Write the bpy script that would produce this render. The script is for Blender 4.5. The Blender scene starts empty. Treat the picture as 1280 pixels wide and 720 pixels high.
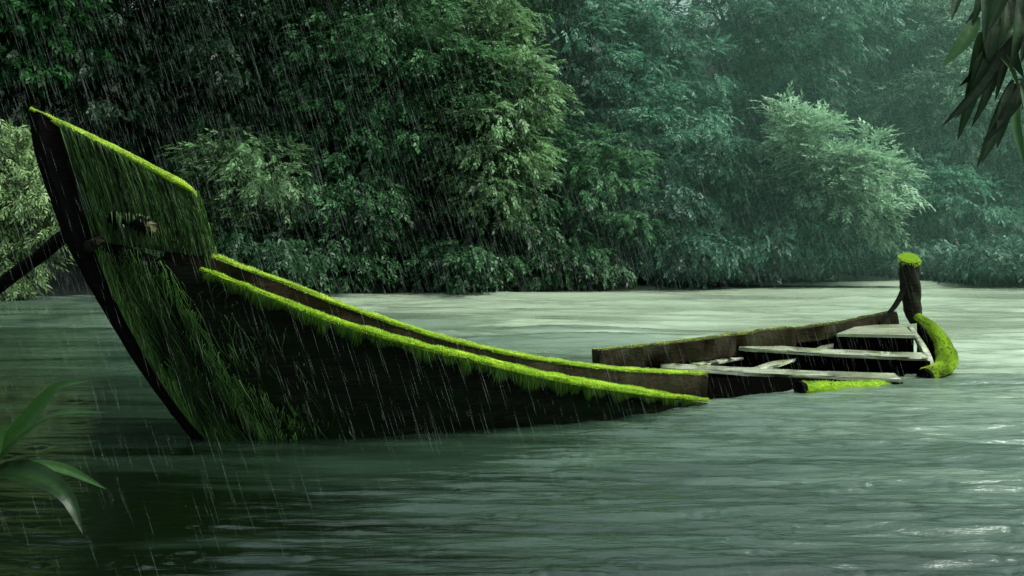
import bpy, math, random
import numpy as np
from mathutils import Vector

random.seed(7)
RNG = np.random.default_rng(11)
scene = bpy.context.scene
COL = scene.collection
PI = math.pi
CAM_H = 1.9            # eye height above the river, metres
F = 1500.0             # focal length in the units used for laying out


def at(x, y, d):
    """World point seen in direction (x, y) at distance d along the view."""
    return np.array([(x - 640.0) / F * d, d, CAM_H - (y - 230.0) / F * d])


def nrm(v):
    v = np.asarray(v, float)
    return v / (np.linalg.norm(v) + 1e-12)


# ------------------------------------------------------------------ materials
def new_mat(name):
    m = bpy.data.materials.new(name)
    m.use_nodes = True
    nt = m.node_tree
    b = nt.nodes['Principled BSDF']
    return m, nt, b


def node(nt, typ, **kw):
    n = nt.nodes.new(typ)
    for k, v in kw.items():
        if k in n.inputs.keys():
            n.inputs[k].default_value = v
        else:
            setattr(n, k, v)
    return n


def ramp(nt, stops, interp='LINEAR'):
    r = nt.nodes.new('ShaderNodeValToRGB')
    r.color_ramp.interpolation = interp
    el = r.color_ramp.elements
    while len(el) > 1:
        el.remove(el[-1])
    el[0].position = stops[0][0]
    el[0].color = (*stops[0][1], 1)
    for p, c in stops[1:]:
        e = el.new(p)
        e.color = (*c, 1)
    return r


def leaf_material(name, dark, light, rough=0.42, trans=0.3, spec=0.25):
    """Foliage: colour from the per-leaf 'shade' attribute."""
    m, nt, b = new_mat(name)
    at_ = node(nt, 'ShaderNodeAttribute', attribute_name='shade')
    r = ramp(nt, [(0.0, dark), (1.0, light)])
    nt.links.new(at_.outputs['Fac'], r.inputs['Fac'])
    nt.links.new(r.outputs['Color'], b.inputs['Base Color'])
    b.inputs['Roughness'].default_value = rough
    b.inputs['Specular IOR Level'].default_value = spec
    t = node(nt, 'ShaderNodeBsdfTranslucent')
    nt.links.new(r.outputs['Color'], t.inputs['Color'])
    mx = node(nt, 'ShaderNodeMixShader')
    mx.inputs['Fac'].default_value = trans
    nt.links.new(b.outputs[0], mx.inputs[1])
    nt.links.new(t.outputs[0], mx.inputs[2])
    nt.links.new(mx.outputs[0], nt.nodes['Material Output'].inputs['Surface'])
    return m


def near_leaf_material(name, dark, light, rough):
    m = leaf_material(name, dark, light, rough, 0.3, 0.4)
    nt = m.node_tree
    b = nt.nodes['Principled BSDF']
    tc = node(nt, 'ShaderNodeTexCoord')
    n1 = node(nt, 'ShaderNodeTexNoise', Scale=38.0, Detail=6.0, Roughness=0.7)
    nt.links.new(tc.outputs['Object'], n1.inputs['Vector'])
    n2 = node(nt, 'ShaderNodeTexNoise', Scale=9.0, Detail=3.0)
    nt.links.new(tc.outputs['Object'], n2.inputs['Vector'])
    at_ = next(q for q in nt.nodes if q.type == 'ATTRIBUTE')
    r = next(q for q in nt.nodes if q.type == 'VALTORGB')
    a1 = node(nt, 'ShaderNodeMath', operation='MULTIPLY_ADD')
    nt.links.new(n1.outputs['Fac'], a1.inputs[0])
    a1.inputs[1].default_value = 0.55
    nt.links.new(at_.outputs['Fac'], a1.inputs[2])
    a2 = node(nt, 'ShaderNodeMath', operation='MULTIPLY_ADD')
    nt.links.new(n2.outputs['Fac'], a2.inputs[0])
    a2.inputs[1].default_value = 0.5
    nt.links.new(a1.outputs[0], a2.inputs[2])
    a3 = node(nt, 'ShaderNodeMath', operation='SUBTRACT')
    nt.links.new(a2.outputs[0], a3.inputs[0])
    a3.inputs[1].default_value = 0.52
    nt.links.new(a3.outputs[0], r.inputs['Fac'])
    bp = node(nt, 'ShaderNodeBump', Strength=0.5, Distance=0.004)
    nt.links.new(n1.outputs['Fac'], bp.inputs['Height'])
    nt.links.new(bp.outputs[0], b.inputs['Normal'])
    return m


def wood_material(name, c0, c1, moss=None, moss_amt=0.0, rough=0.5, axis=(0.41, 1.0), spec=0.4):
    """Weathered wet timber: grain stretched along the boat, optional algae film."""
    m, nt, b = new_mat(name)
    tc = node(nt, 'ShaderNodeTexCoord')
    mp = node(nt, 'ShaderNodeMapping')
    mp.inputs['Rotation'].default_value = (0, 0, -0.38)
    mp.inputs['Scale'].default_value = (1.2, 14, 22)
    nt.links.new(tc.outputs['Object'], mp.inputs['Vector'])
    n1 = node(nt, 'ShaderNodeTexNoise', Scale=2.2, Detail=9.0, Roughness=0.65, Distortion=0.6)
    nt.links.new(mp.outputs[0], n1.inputs['Vector'])
    r = ramp(nt, [(0.28, c0), (0.72, c1)])
    nt.links.new(n1.outputs['Fac'], r.inputs['Fac'])
    colour = r.outputs['Color']
    n2 = node(nt, 'ShaderNodeTexNoise', Scale=4.5, Detail=8.0, Roughness=0.7)
    nt.links.new(tc.outputs['Object'], n2.inputs['Vector'])
    if moss is not None:
        r2 = ramp(nt, [(0.62 - 0.4 * moss_amt, (0, 0, 0)), (0.78 - 0.3 * moss_amt, (1, 1, 1))])
        nt.links.new(n2.outputs['Fac'], r2.inputs['Fac'])
        mx = node(nt, 'ShaderNodeMix', data_type='RGBA')
        nt.links.new(r2.outputs['Color'], mx.inputs['Factor'])
        nt.links.new(colour, mx.inputs['A'])
        mx.inputs['B'].default_value = (*moss, 1)
        colour = mx.outputs['Result']
    nt.links.new(colour, b.inputs['Base Color'])
    b.inputs['Roughness'].default_value = rough
    b.inputs['Specular IOR Level'].default_value = spec
    bp = node(nt, 'ShaderNodeBump', Strength=0.7, Distance=0.012)
    add = node(nt, 'ShaderNodeMath', operation='ADD')
    nt.links.new(n1.outputs['Fac'], add.inputs[0])
    nt.links.new(n2.outputs['Fac'], add.inputs[1])
    nt.links.new(add.outputs[0], bp.inputs['Height'])
    nt.links.new(bp.outputs[0], b.inputs['Normal'])
    return m


M = {}
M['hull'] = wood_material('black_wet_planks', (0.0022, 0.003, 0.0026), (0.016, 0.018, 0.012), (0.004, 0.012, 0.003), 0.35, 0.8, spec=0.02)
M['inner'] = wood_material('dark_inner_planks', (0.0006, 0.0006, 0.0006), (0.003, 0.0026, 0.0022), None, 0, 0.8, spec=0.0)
M['stem'] = wood_material('black_stem_timber', (0.002, 0.002, 0.002), (0.007, 0.006, 0.006), None, 0, 0.8, spec=0.02)
M['strake'] = wood_material('brown_weathered_timber', (0.003, 0.0025, 0.0015), (0.040, 0.027, 0.011), (0.018, 0.026, 0.005), 0.35, 0.7, spec=0.10)
M['pale'] = wood_material('pale_wet_board', (0.06, 0.065, 0.04), (0.50, 0.50, 0.38), (0.16, 0.22, 0.07), 0.26, 0.28, spec=0.5)
M['stump'] = wood_material('dark_stump_bark', (0.002, 0.002, 0.002), (0.030, 0.024, 0.016), (0.02, 0.035, 0.008), 0.25, 0.7, spec=0.08)
M['endgrain'] = wood_material('brown_end_grain', (0.01, 0.008, 0.004), (0.11, 0.075, 0.025), (0.05, 0.06, 0.012), 0.3, 0.7)
M['moss_base'] = wood_material('moss_cushion', (0.08, 0.17, 0.008), (0.28, 0.44, 0.015), (0.38, 0.52, 0.03), 0.3, 0.8, spec=0.15)
M['moss'] = leaf_material('bright_moss_tufts', (0.11, 0.22, 0.015), (0.58, 0.76, 0.09), 0.6, 0.35, 0.2)
M['moss_pale'] = leaf_material('pale_moss_tufts', (0.26, 0.34, 0.03), (0.78, 0.86, 0.24), 0.6, 0.3, 0.3)
M['strands'] = leaf_material('hanging_moss_strands', (0.003, 0.012, 0.002), (0.17, 0.36, 0.075), 0.5, 0.3, 0.25)
M['fringe'] = leaf_material('moss_fringe', (0.005, 0.018, 0.002), (0.12, 0.27, 0.022), 0.5, 0.3, 0.2)
M['bark'] = wood_material('wet_bark', (0.006, 0.006, 0.005), (0.035, 0.03, 0.022), (0.02, 0.035, 0.012), 0.2, 0.7)
M['leaf_lime'] = leaf_material('lime_bush_leaves', (0.014, 0.042, 0.014), (0.30, 0.43, 0.19))
M['leaf_vivid'] = leaf_material('vivid_dark_leaves', (0.002, 0.015, 0.004), (0.020, 0.11, 0.022))
M['leaf_black'] = leaf_material('very_dark_leaves', (0.001, 0.006, 0.003), (0.030, 0.090, 0.035))
M['leaf_mid'] = leaf_material('mid_green_leaves', (0.0025, 0.015, 0.006), (0.105, 0.26, 0.105))
M['leaf_olive'] = leaf_material('olive_green_leaves', (0.003, 0.018, 0.007), (0.22, 0.38, 0.17))
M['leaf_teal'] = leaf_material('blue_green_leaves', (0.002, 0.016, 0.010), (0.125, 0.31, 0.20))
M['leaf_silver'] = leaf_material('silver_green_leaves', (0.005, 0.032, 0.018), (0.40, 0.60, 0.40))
M['leaf_near'] = near_leaf_material('broad_green_leaf', (0.003, 0.012, 0.002), (0.050, 0.125, 0.030), 0.38)
M['leaf_bamboo'] = near_leaf_material('hanging_dark_leaf', (0.002, 0.007, 0.002), (0.055, 0.14, 0.040), 0.45)

# river water: turbid green, rippled by real wave geometry plus fine bump
m, nt, b = new_mat('river_water')
b.inputs['IOR'].default_value = 2.0
tc = node(nt, 'ShaderNodeTexCoord')
# base colour by position: painted sky sheen far and right, painted shade near left
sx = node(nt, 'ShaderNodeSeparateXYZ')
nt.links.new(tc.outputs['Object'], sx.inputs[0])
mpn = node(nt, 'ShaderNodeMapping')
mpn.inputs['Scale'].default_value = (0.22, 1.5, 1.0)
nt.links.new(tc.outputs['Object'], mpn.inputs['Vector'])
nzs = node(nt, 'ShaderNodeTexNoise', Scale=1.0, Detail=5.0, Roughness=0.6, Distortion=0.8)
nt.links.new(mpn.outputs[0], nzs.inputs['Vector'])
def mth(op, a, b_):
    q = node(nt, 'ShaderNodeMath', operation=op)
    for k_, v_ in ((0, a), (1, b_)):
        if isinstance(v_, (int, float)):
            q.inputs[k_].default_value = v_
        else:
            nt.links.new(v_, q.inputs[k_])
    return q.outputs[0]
painted_sheen = mth('ADD', mth('MULTIPLY', sx.outputs['X'], 0.075), mth('MULTIPLY', sx.outputs['Y'], 0.08))
painted_sheen = mth('ADD', painted_sheen, mth('MULTIPLY', nzs.outputs['Fac'], 1.2))
painted_sheen = mth('SUBTRACT', painted_sheen, 1.00)
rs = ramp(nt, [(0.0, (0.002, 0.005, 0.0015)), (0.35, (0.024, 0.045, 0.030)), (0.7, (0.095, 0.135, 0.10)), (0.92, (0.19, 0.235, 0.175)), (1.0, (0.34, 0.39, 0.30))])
nt.links.new(painted_sheen, rs.inputs['Fac'])
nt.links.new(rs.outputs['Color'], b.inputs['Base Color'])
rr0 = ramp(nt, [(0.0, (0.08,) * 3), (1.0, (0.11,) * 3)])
nt.links.new(painted_sheen, rr0.inputs['Fac'])
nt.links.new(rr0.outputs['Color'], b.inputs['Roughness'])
mp = node(nt, 'ShaderNodeMapping')
mp.inputs['Scale'].default_value = (2.6, 15.0, 1.0)
nt.links.new(tc.outputs['Object'], mp.inputs['Vector'])
nz = node(nt, 'ShaderNodeTexNoise', Scale=1.0, Detail=5.0, Roughness=0.6, Distortion=0.3)
nt.links.new(mp.outputs[0], nz.inputs['Vector'])
bp = node(nt, 'ShaderNodeBump', Distance=0.025)
wa = node(nt, 'ShaderNodeAttribute', attribute_name='shade')
nt.links.new(mth('MULTIPLY', wa.outputs['Fac'], 0.85), bp.inputs['Strength'])
nt.links.new(nz.outputs['Fac'], bp.inputs['Height'])
nt.links.new(bp.outputs[0], b.inputs['Normal'])
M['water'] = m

# dark soil and leaf litter of the banks
m, nt, b = new_mat('dark_leaf_litter')
tc = node(nt, 'ShaderNodeTexCoord')
nz = node(nt, 'ShaderNodeTexNoise', Scale=3.0, Detail=8.0, Roughness=0.7)
nt.links.new(tc.outputs['Object'], nz.inputs['Vector'])
r = ramp(nt, [(0.3, (0.0015, 0.004, 0.002)), (0.7, (0.006, 0.015, 0.007))])
nt.links.new(nz.outputs['Fac'], r.inputs['Fac'])
nt.links.new(r.outputs['Color'], b.inputs['Base Color'])
b.inputs['Roughness'].default_value = 0.9
bp = node(nt, 'ShaderNodeBump', Strength=1.0, Distance=0.2)
nt.links.new(nz.outputs['Fac'], bp.inputs['Height'])
nt.links.new(bp.outputs[0], b.inputs['Normal'])
M['soil'] = m

# falling rain: thin, mostly clear drops
m, nt, b = new_mat('rain_water')
b.inputs['Base Color'].default_value = (0.70, 0.82, 0.76, 1)
b.inputs['Roughness'].default_value = 0.3
b.inputs['Alpha'].default_value = 0.042
M['rain'] = m


def mist_material(name, dens, col):
    m = bpy.data.materials.new(name)
    m.use_nodes = True
    nt = m.node_tree
    nt.nodes.remove(nt.nodes['Principled BSDF'])
    v = node(nt, 'ShaderNodeVolumePrincipled')
    v.inputs['Color'].default_value = (*col, 1)
    v.inputs['Density'].default_value = dens
    v.inputs['Anisotropy'].default_value = 0.0
    nt.links.new(v.outputs[0], nt.nodes['Material Output'].inputs['Volume'])
    return m


# ------------------------------------------------------------------ mesh helpers
def empty(name, loc, label=None, cat=None, group=None):
    o = bpy.data.objects.new(name, None)
    COL.objects.link(o)
    o.location = tuple(float(c) for c in loc)
    o.empty_display_size = 0.3
    if label:
        o['label'] = label
        o['category'] = cat
    if group:
        o['group'] = group
    return o


def root_of(p):
    while p.parent is not None:
        p = p.parent
    return p


def obj(name, V, Fc, mat, parent=None, shade=None, smooth=True, loc=None):
    """One mesh object. V in world coordinates; Fc an (n,3)/(n,4) array or a list of tuples."""
    V = np.asarray(V, float).reshape(-1, 3)
    off = np.zeros(3)
    if parent is not None:
        off = np.array(root_of(parent).location)
    elif loc is not None:
        off = np.asarray(loc, float)
    me = bpy.data.meshes.new(name)
    if isinstance(Fc, np.ndarray):
        k = Fc.shape[1]
        me.vertices.add(len(V))
        me.vertices.foreach_set('co', (V - off).astype(np.float32).ravel())
        me.loops.add(Fc.size)
        me.loops.foreach_set('vertex_index', Fc.astype(np.int32).ravel())
        me.polygons.add(len(Fc))
        me.polygons.foreach_set('loop_start', np.arange(0, Fc.size, k, dtype=np.int32))
        me.update(calc_edges=True)
    else:
        me.from_pydata((V - off).tolist(), [], [tuple(int(i) for i in f) for f in Fc])
        me.update()
    if smooth:
        me.polygons.foreach_set('use_smooth', np.ones(len(me.polygons), bool))
    if shade is not None:
        a = me.attributes.new('shade', 'FLOAT', 'POINT')
        a.data.foreach_set('value', np.clip(shade, 0, 1).astype(np.float32))
    me.materials.append(mat)
    o = bpy.data.objects.new(name, me)
    COL.objects.link(o)
    if parent is not None:
        o.parent = parent
    elif loc is not None:
        o.location = tuple(off)
    return o


class MB:
    """Collects pieces of one part before it is linked as one mesh."""
    def __init__(self):
        self.V, self.F, self.S = [], [], []
        self.n = 0

    def add(self, V, Fc, shade=None):
        V = np.asarray(V, float).reshape(-1, 3)
        self.V.append(V)
        self.F += [tuple(int(i) + self.n for i in f) for f in Fc]
        self.S.append(np.full(len(V), 0.5) if shade is None else np.asarray(shade, float))
        self.n += len(V)

    def build(self, name, mat, parent=None, smooth=True, loc=None, shade=False):
        return obj(name, np.vstack(self.V), self.F, mat, parent,
                   np.concatenate(self.S) if shade else None, smooth, loc)


def spline(P, n):
    """Catmull-Rom through P, n samples spread evenly over its length."""
    P = np.asarray(P, float)
    Q = np.vstack([2 * P[0] - P[1], P, 2 * P[-1] - P[-2]])
    out = []
    for i in range(len(P) - 1):
        p0, p1, p2, p3 = Q[i:i + 4]
        for t in np.linspace(0, 1, 24, endpoint=(i == len(P) - 2)):
            out.append(0.5 * ((2 * p1) + (p2 - p0) * t + (2 * p0 - 5 * p1 + 4 * p2 - p3) * t * t
                              + (3 * p1 - p0 - 3 * p2 + p3) * t ** 3))
    out = np.array(out)
    s = np.concatenate([[0], np.cumsum(np.linalg.norm(np.diff(out, axis=0), axis=1))])
    q = np.linspace(0, s[-1], n)
    return np.stack([np.interp(q, s, out[:, k]) for k in range(3)], 1)


def rrect(w, h, bev, k=3):
    """Rounded rectangle section, counter-clockwise."""
    pts = []
    for cx, cy, a0 in ((w / 2 - bev, h / 2 - bev, 0), (-w / 2 + bev, h / 2 - bev, 90),
                       (-w / 2 + bev, -h / 2 + bev, 180), (w / 2 - bev, -h / 2 + bev, 270)):
        for i in range(k + 1):
            a = math.radians(a0 + 90 * i / k)
            pts.append((cx + bev * math.cos(a), cy + bev * math.sin(a)))
    return np.array(pts)


def circ(r, k=12):
    a = np.linspace(0, 2 * PI, k, endpoint=False)
    return np.stack([r * np.cos(a), r * np.sin(a)], 1)


def sweep(path, sec, scale=None, up=(0, 0, 1), jitter=0.0, roll=0.0, seed=0):
    """Sweep a closed section along a path, with end caps and worn edges."""
    rg = np.random.default_rng(seed)
    path = np.asarray(path, float)
    n, k = len(path), len(sec)
    T = np.gradient(path, axis=0)
    T /= np.linalg.norm(T, axis=1)[:, None]
    V = np.zeros((n, k, 3))
    for i in range(n):
        side = nrm(np.cross(T[i], up))
        u = np.cross(side, T[i])
        if roll:
            c, s = math.cos(roll), math.sin(roll)
            side, u = side * c + u * s, u * c - side * s
        sc = 1.0 if scale is None else scale[i]
        V[i] = path[i] + sc * (sec[:, :1] * side + sec[:, 1:] * u)
    if jitter:
        nz = rg.normal(0, jitter, (n, k, 3))
        nz = (nz + np.roll(nz, 1, 0) + np.roll(nz, -1, 0)) / 2
        V += nz
    Fc = []
    for i in range(n - 1):
        for j in range(k):
            j2 = (j + 1) % k
            Fc.append((i * k + j, i * k + j2, (i + 1) * k + j2, (i + 1) * k + j))
    Fc.append(tuple(range(k - 1, -1, -1)))
    Fc.append(tuple((n - 1) * k + j for j in range(k)))
    return V.reshape(-1, 3), Fc


def grid_faces(nu, nv):
    i, j = np.meshgrid(np.arange(nu - 1), np.arange(nv - 1), indexing='ij')
    a = i * nv + j
    return np.stack([a, a + 1, a + nv + 1, a + nv], -1).reshape(-1, 4)


def blades(P, D, L, W, shade, seed=0):
    """Small tapered blades: root P, direction D, length L, width W; returns V, F, shade."""
    rg = np.random.default_rng(seed)
    n = len(P)
    R = rg.normal(size=(n, 3))
    S = np.cross(D, R)
    S /= np.linalg.norm(S, axis=1)[:, None] + 1e-9
    V = np.stack([P - S * W[:, None] / 2, P + S * W[:, None] / 2, P + D * L[:, None]], 1)
    Fc = np.arange(n * 3).reshape(n, 3)
    return V.reshape(-1, 3), Fc, np.repeat(shade, 3)


def strands(paths, W, shade, seed=0, taper=True):
    """Hanging ribbons. paths (n, k, 3), widths W (n,)."""
    rg = np.random.default_rng(seed)
    n, k, _ = paths.shape
    side = np.stack([rg.normal(0.85, 0.35, n), rg.normal(0.2, 0.4, n), np.zeros(n)], 1)
    side /= np.linalg.norm(side, axis=1)[:, None]
    w = np.linspace(1, 0.15, k) if taper else np.ones(k)
    off = side[:, None, :] * (W[:, None] * w[None, :])[..., None] / 2
    V = np.stack([paths - off, paths + off], 2)          # n,k,2,3
    base = (np.arange(n) * k * 2)[:, None] + (np.arange(k - 1) * 2)[None, :]
    Fc = np.stack([base, base + 1, base + 3, base + 2], -1).reshape(-1, 4)
    return V.reshape(-1, 3), Fc, (np.asarray(shade)[:, None, None] * np.linspace(1.15, 0.35, k)[None, :, None] * np.ones((1, 1, 2))).reshape(-1)


def moss_on_path(path, w, up_off, n, lo, hi, seed, spread=1.25, arc=(15, 165), up=(0, 0, 1), width=0.006):
    """Roots and directions for tufts over the upper side of a beam of half-width w."""
    rg = np.random.default_rng(seed)
    t = rg.random(n) * (len(path) - 1)
    i = np.minimum(t.astype(int), len(path) - 2)
    f = (t - i)[:, None]
    P = path[i] * (1 - f) + path[i + 1] * f
    T = path[i + 1] - path[i]
    T /= np.linalg.norm(T, axis=1)[:, None]
    side = np.cross(T, np.array(up))
    side /= np.linalg.norm(side, axis=1)[:, None]
    U = np.cross(side, T)
    a = np.radians(rg.uniform(arc[0], arc[1], n))[:, None]
    Nn = side * np.cos(a) + U * np.sin(a)
    return P, side, U, a, Nn, rg


# ------------------------------------------------------------------ the boat
ROOT = np.array([0.6, 10.3, 0.0])
boat = empty('longtail_boat', ROOT, 'half-sunken old wooden boat overgrown with bright moss, its tall prow rising out of the river', 'boat')
AX = nrm([-0.91, -0.41, 0])       # towards the bow
LAT = nrm([0.41, -0.91, 0])       # towards the near side


def stem_pt(x, y):
    k = (x - 640.0) / F
    s = (8.96 * k + 2.39) / (0.41 * k - 0.91)
    return at(x, y, 8.96 - 0.41 * s)


front = [stem_pt(*p) for p in ((35, 135), (43, 190), (63, 250), (90, 318), (130, 390), (180, 470), (240, 550), (290, 610))]
back = [stem_pt(*p) for p in ((72, 152), (83, 200), (96, 245), (112, 300), (140, 370), (172, 430), (212, 495), (262, 555), (315, 615))]
Fp, Bp = spline(front, 40), spline(back, 40)
V = np.zeros((40, 8, 3))
rg = np.random.default_rng(3)
for i in range(40):
    f, b_ = Fp[i], Bp[i]
    wf, wb = 0.035, 0.075
    jit = rg.normal(0, 0.003, 8)
    V[i] = [f + LAT * wf, f * 0.7 + b_ * 0.3 + LAT * 0.07, b_ * 0.85 + f * 0.15 + LAT * wb, b_ + LAT * wb * 0.9,
            b_ - LAT * wb * 0.9, b_ * 0.85 + f * 0.15 - LAT * wb, f * 0.7 + b_ * 0.3 - LAT * 0.07, f - LAT * wf]
    V[i] += jit[:, None] * AX
Fc = []
for i in range(39):
    for j in range(8):
        j2 = (j + 1) % 8
        Fc.append((i * 8 + j, (i + 1) * 8 + j, (i + 1) * 8 + j2, i * 8 + j2))
Fc.append(tuple(range(8)))
Fc.append(tuple(39 * 8 + j for j in range(7, -1, -1)))
obj('stem_post', V.reshape(-1, 3), Fc, M['stem'], boat, smooth=False)

# near side: top line (under the rub rail) and water line
rail_px = [(108, 284, 8.58), (150, 299, 8.585), (210, 321, 8.60), (300, 355, 8.65), (400, 395, 8.72), (500, 426, 8.85),
           (600, 451, 9.05), (700, 474, 9.37), (800, 490, 9.85), (884, 500, 10.38)]
rail = spline([at(*p) for p in rail_px], 90)
low_px = [(285, 575, 8.95), (400, 575, 8.98), (560, 570, 9.25), (700, 556, 9.62), (800, 540, 10.02), (884, 525, 10.42)]
low = spline([at(*p) for p in low_px], 90)
NV = 26
stem_edge = spline(back[3:], NV) + LAT * 0.078
top_e = rail + LAT * -0.03 + np.array([0, 0, -0.03])
top_e[0] = stem_edge[0]
grid = np.zeros((90, NV, 3))
for i in range(90):
    for j in range(NV):
        v = j / (NV - 1)
        p = top_e[i] * (1 - v) + low[i] * v
        bulge = stem_edge[j] - (top_e[0] * (1 - v) + low[0] * v)
        p = p + bulge * math.exp(-i / 9.0)
        # flare: the side swells a little between rail and water
        p = p + LAT * 0.05 * math.sin(v * PI) * (1 - math.exp(-i / 14.0))
        p = p + LAT * 0.006 * math.sin(v * 2 * PI * 5.0)      # plank edges
        grid[i, j] = p
near_hull = grid
HB = MB()
HB.add(grid.reshape(-1, 3), grid_faces(90, NV))
# far side of the bow: mirrored about the keel plane, top broken lower
P0 = np.array([-2.39, 8.96, 0])
far = grid[:66].copy()
lat = ((far - P0) @ LAT)[..., None]
far = far - 2 * lat * LAT
drop = np.clip(np.linspace(0, 1, 66) * 3.0, 0, 1)[:, None] * 0.32
far[..., 2] -= drop * np.linspace(1, 0.2, NV)[None, :]
HB.add(far.reshape(-1, 3), grid_faces(66, NV)[:, ::-1])
hull = HB.build('hull', M['hull'], boat)

# prow boards above the rail
tl, bl = stem_pt(70, 150) + LAT * 0.07, stem_pt(110, 290) + LAT * 0.08
tr, br = at(240, 238, 8.72), at(264, 322, 8.76)
NU = 24
pr = np.zeros((NU, 16, 3))
le = spline([stem_pt(x, y) + LAT * 0.075 for x, y in ((68, 150), (83, 200), (96, 245), (112, 300))], 16)
for i in range(NU):
    u = i / (NU - 1)
    for j in range(16):
        v = j / 15
        right = tr * (1 - v) + br * v + np.array([0.03 * math.sin(v * PI), 0, 0])
        pr[i, j] = le[j] * (1 - u) + right * u + LAT * 0.03 * math.sin(u * PI)
PB = MB()
PB.add(pr.reshape(-1, 3), grid_faces(NU, 16))
latp = ((pr - P0) @ LAT)[..., None]
prf = pr - 2 * latp * LAT
PB.add(prf.reshape(-1, 3), grid_faces(NU, 16)[:, ::-1])
bulk = np.zeros((6, 16, 3))
for i in range(6):
    bulk[i] = pr[-1] * (1 - i / 5) + prf[-1] * i / 5
PB.add(bulk.reshape(-1, 3), grid_faces(6, 16))
PB.build('prow_board', M['hull'], boat)

# moss-topped capping along the prow
cap_path = spline([stem_pt(37, 136) + LAT * 0.03, stem_pt(75, 155) + LAT * 0.04, at(150, 190, 8.60), at(205, 218, 8.66), at(236, 235, 8.70),
                   at(244, 246, 8.72)], 50)
capw = np.interp(np.arange(50), [0, 10, 44, 49], [0.5, 1.0, 1.0, 0.4])
V, Fc = sweep(cap_path, rrect(0.11, 0.035, 0.015), capw, jitter=0.002, roll=-0.25)
cap = obj('prow_cap', V, Fc, M['moss_base'], boat)


def tuft_object(name, path, hw, hh, n, parent, mat, lo=0.008, hi=0.028, seed=1, arc=(5, 175), scale=None, width=0.006, bright=0.6, bare=0.0):
    P, side, U, a, Nn, rg = moss_on_path(path, hw, hh, n, lo, hi, seed, arc=arc)
    sc = 1.0
    if scale is not None:
        sc = np.interp(((P - path[0]) ** 2).sum(1) ** 0.5, np.linspace(0, np.linalg.norm(path[-1] - path[0]), len(scale)), scale)[:, None]
    root = P + sc * (side * np.cos(a) * hw + U * np.sin(a) * hh)
    D = Nn + rg.normal(0, 0.45, (n, 3)) + np.array([0, 0, 0.1])
    D /= np.linalg.norm(D, axis=1)[:, None]
    L = rg.uniform(lo, hi, n) * (0.6 + 0.8 * (np.sin(P[:, 0] * 17) * np.sin(P[:, 0] * 5.3 + 1) * 0.5 + 0.5))
    W = np.full(n, width) * rg.uniform(0.7, 1.4, n)
    patch = 0.5 + 0.5 * np.sin(P[:, 0] * 9 + 2 * np.sin(P[:, 0] * 23)) * np.sin(P[:, 0] * 4.1 + a[:, 0] * 2)
    root = root + (U * np.sin(a)) * (0.007 * (patch - 0.4))[:, None]
    sh = bright + 0.75 * (patch - 0.5) + rg.normal(0, 0.18, n)
    if bare:
        hole = 0.5 + 0.5 * np.sin(P[:, 0] * 31 + P[:, 1] * 17 + 3 * np.sin(a[:, 0] * 3)) * np.sin(P[:, 1] * 23 + a[:, 0] * 4)
        k = hole + rg.normal(0, 0.06, n) > bare
        root, D, L, W, sh = root[k], D[k], L[k], W[k], sh[k]
    V, Fc, S = blades(root, D, L, W, sh, seed)
    return obj(name, V, Fc, mat, parent, S, smooth=False)


tuft_object('moss', cap_path, 0.055, 0.018, 5000, cap, M['moss_pale'], 0.006, 0.016, 5, scale=capw, bright=0.55)

# rub rail with its thick moss
rail_path = rail[14:] + LAT * 0.015
nr = len(rail_path)
rsc = np.interp(np.arange(nr), [0, 6, 24, 58, nr - 1], [0.18, 0.38, 0.78, 0.95, 0.15])
wob = 1 + 0.10 * np.sin(np.arange(nr) * 0.9) * np.sin(np.arange(nr) * 0.37 + 1)
rsc = rsc * wob
V, Fc = sweep(rail_path, rrect(0.12, 0.075, 0.034, 4), rsc, jitter=0.005)
rr = obj('rub_rail', V, Fc, M['moss_base'], boat)
tuft_object('moss', rail_path, 0.06, 0.038, 26000, rr, M['moss'], 0.005, 0.017, 8, arc=(-35, 200), scale=rsc, bright=0.72)

# fringe hanging under the rail
rg = np.random.default_rng(21)
n = 6000
t = rg.random(n) ** 0.85 * (nr - 2)
i = t.astype(int)
P = rail_path[i] * (1 - (t - i))[:, None] + rail_path[i + 1] * (t - i)[:, None]
clumpy = 0.5 + 0.5 * np.sin(t * 1.3 + 3 * np.sin(t * 0.37)) * np.sin(t * 0.71)
L = (0.025 + 0.11 * clumpy * rg.random(n)) * np.interp(t, [0, 12, 60, nr], [0.7, 1.1, 0.9, 0.15])
k = 5
v = np.linspace(0, 1, k)
paths = P[:, None, :] + LAT * 0.055 + np.array([0, 0, -0.02]) - np.array([0, 0, 1.0]) * (L[:, None] * v)[..., None]
paths = paths - LAT * (L[:, None] * v ** 2 * 0.15)[..., None] + np.array([1, 0.4, 0]) * (rg.normal(0, 0.01, (n, 1)) * v)[..., None]
paths[..., 2] = np.maximum(paths[..., 2], 0.005)
V, Fc, S = strands(paths, rg.uniform(0.005, 0.013, n), 0.35 + 0.25 * clumpy + rg.normal(0, 0.2, n) - 0.2 * rg.random(n), 4)
obj('moss_fringe', V, Fc, M['fringe'], rr, S, smooth=False)

# moss strands over prow boards and the bow planking
rg = np.random.default_rng(31)


def surf(G, u, v):
    nu, nv = G.shape[:2]
    a, b_ = u * (nu - 1.001), v * (nv - 1.001)
    i, j = a.astype(int), b_.astype(int)
    fa, fb = (a - i)[..., None], (b_ - j)[..., None]
    return (G[i, j] * (1 - fa) * (1 - fb) + G[i + 1, j] * fa * (1 - fb) + G[i, j + 1] * (1 - fa) * fb + G[i + 1, j + 1] * fa * fb)


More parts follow.
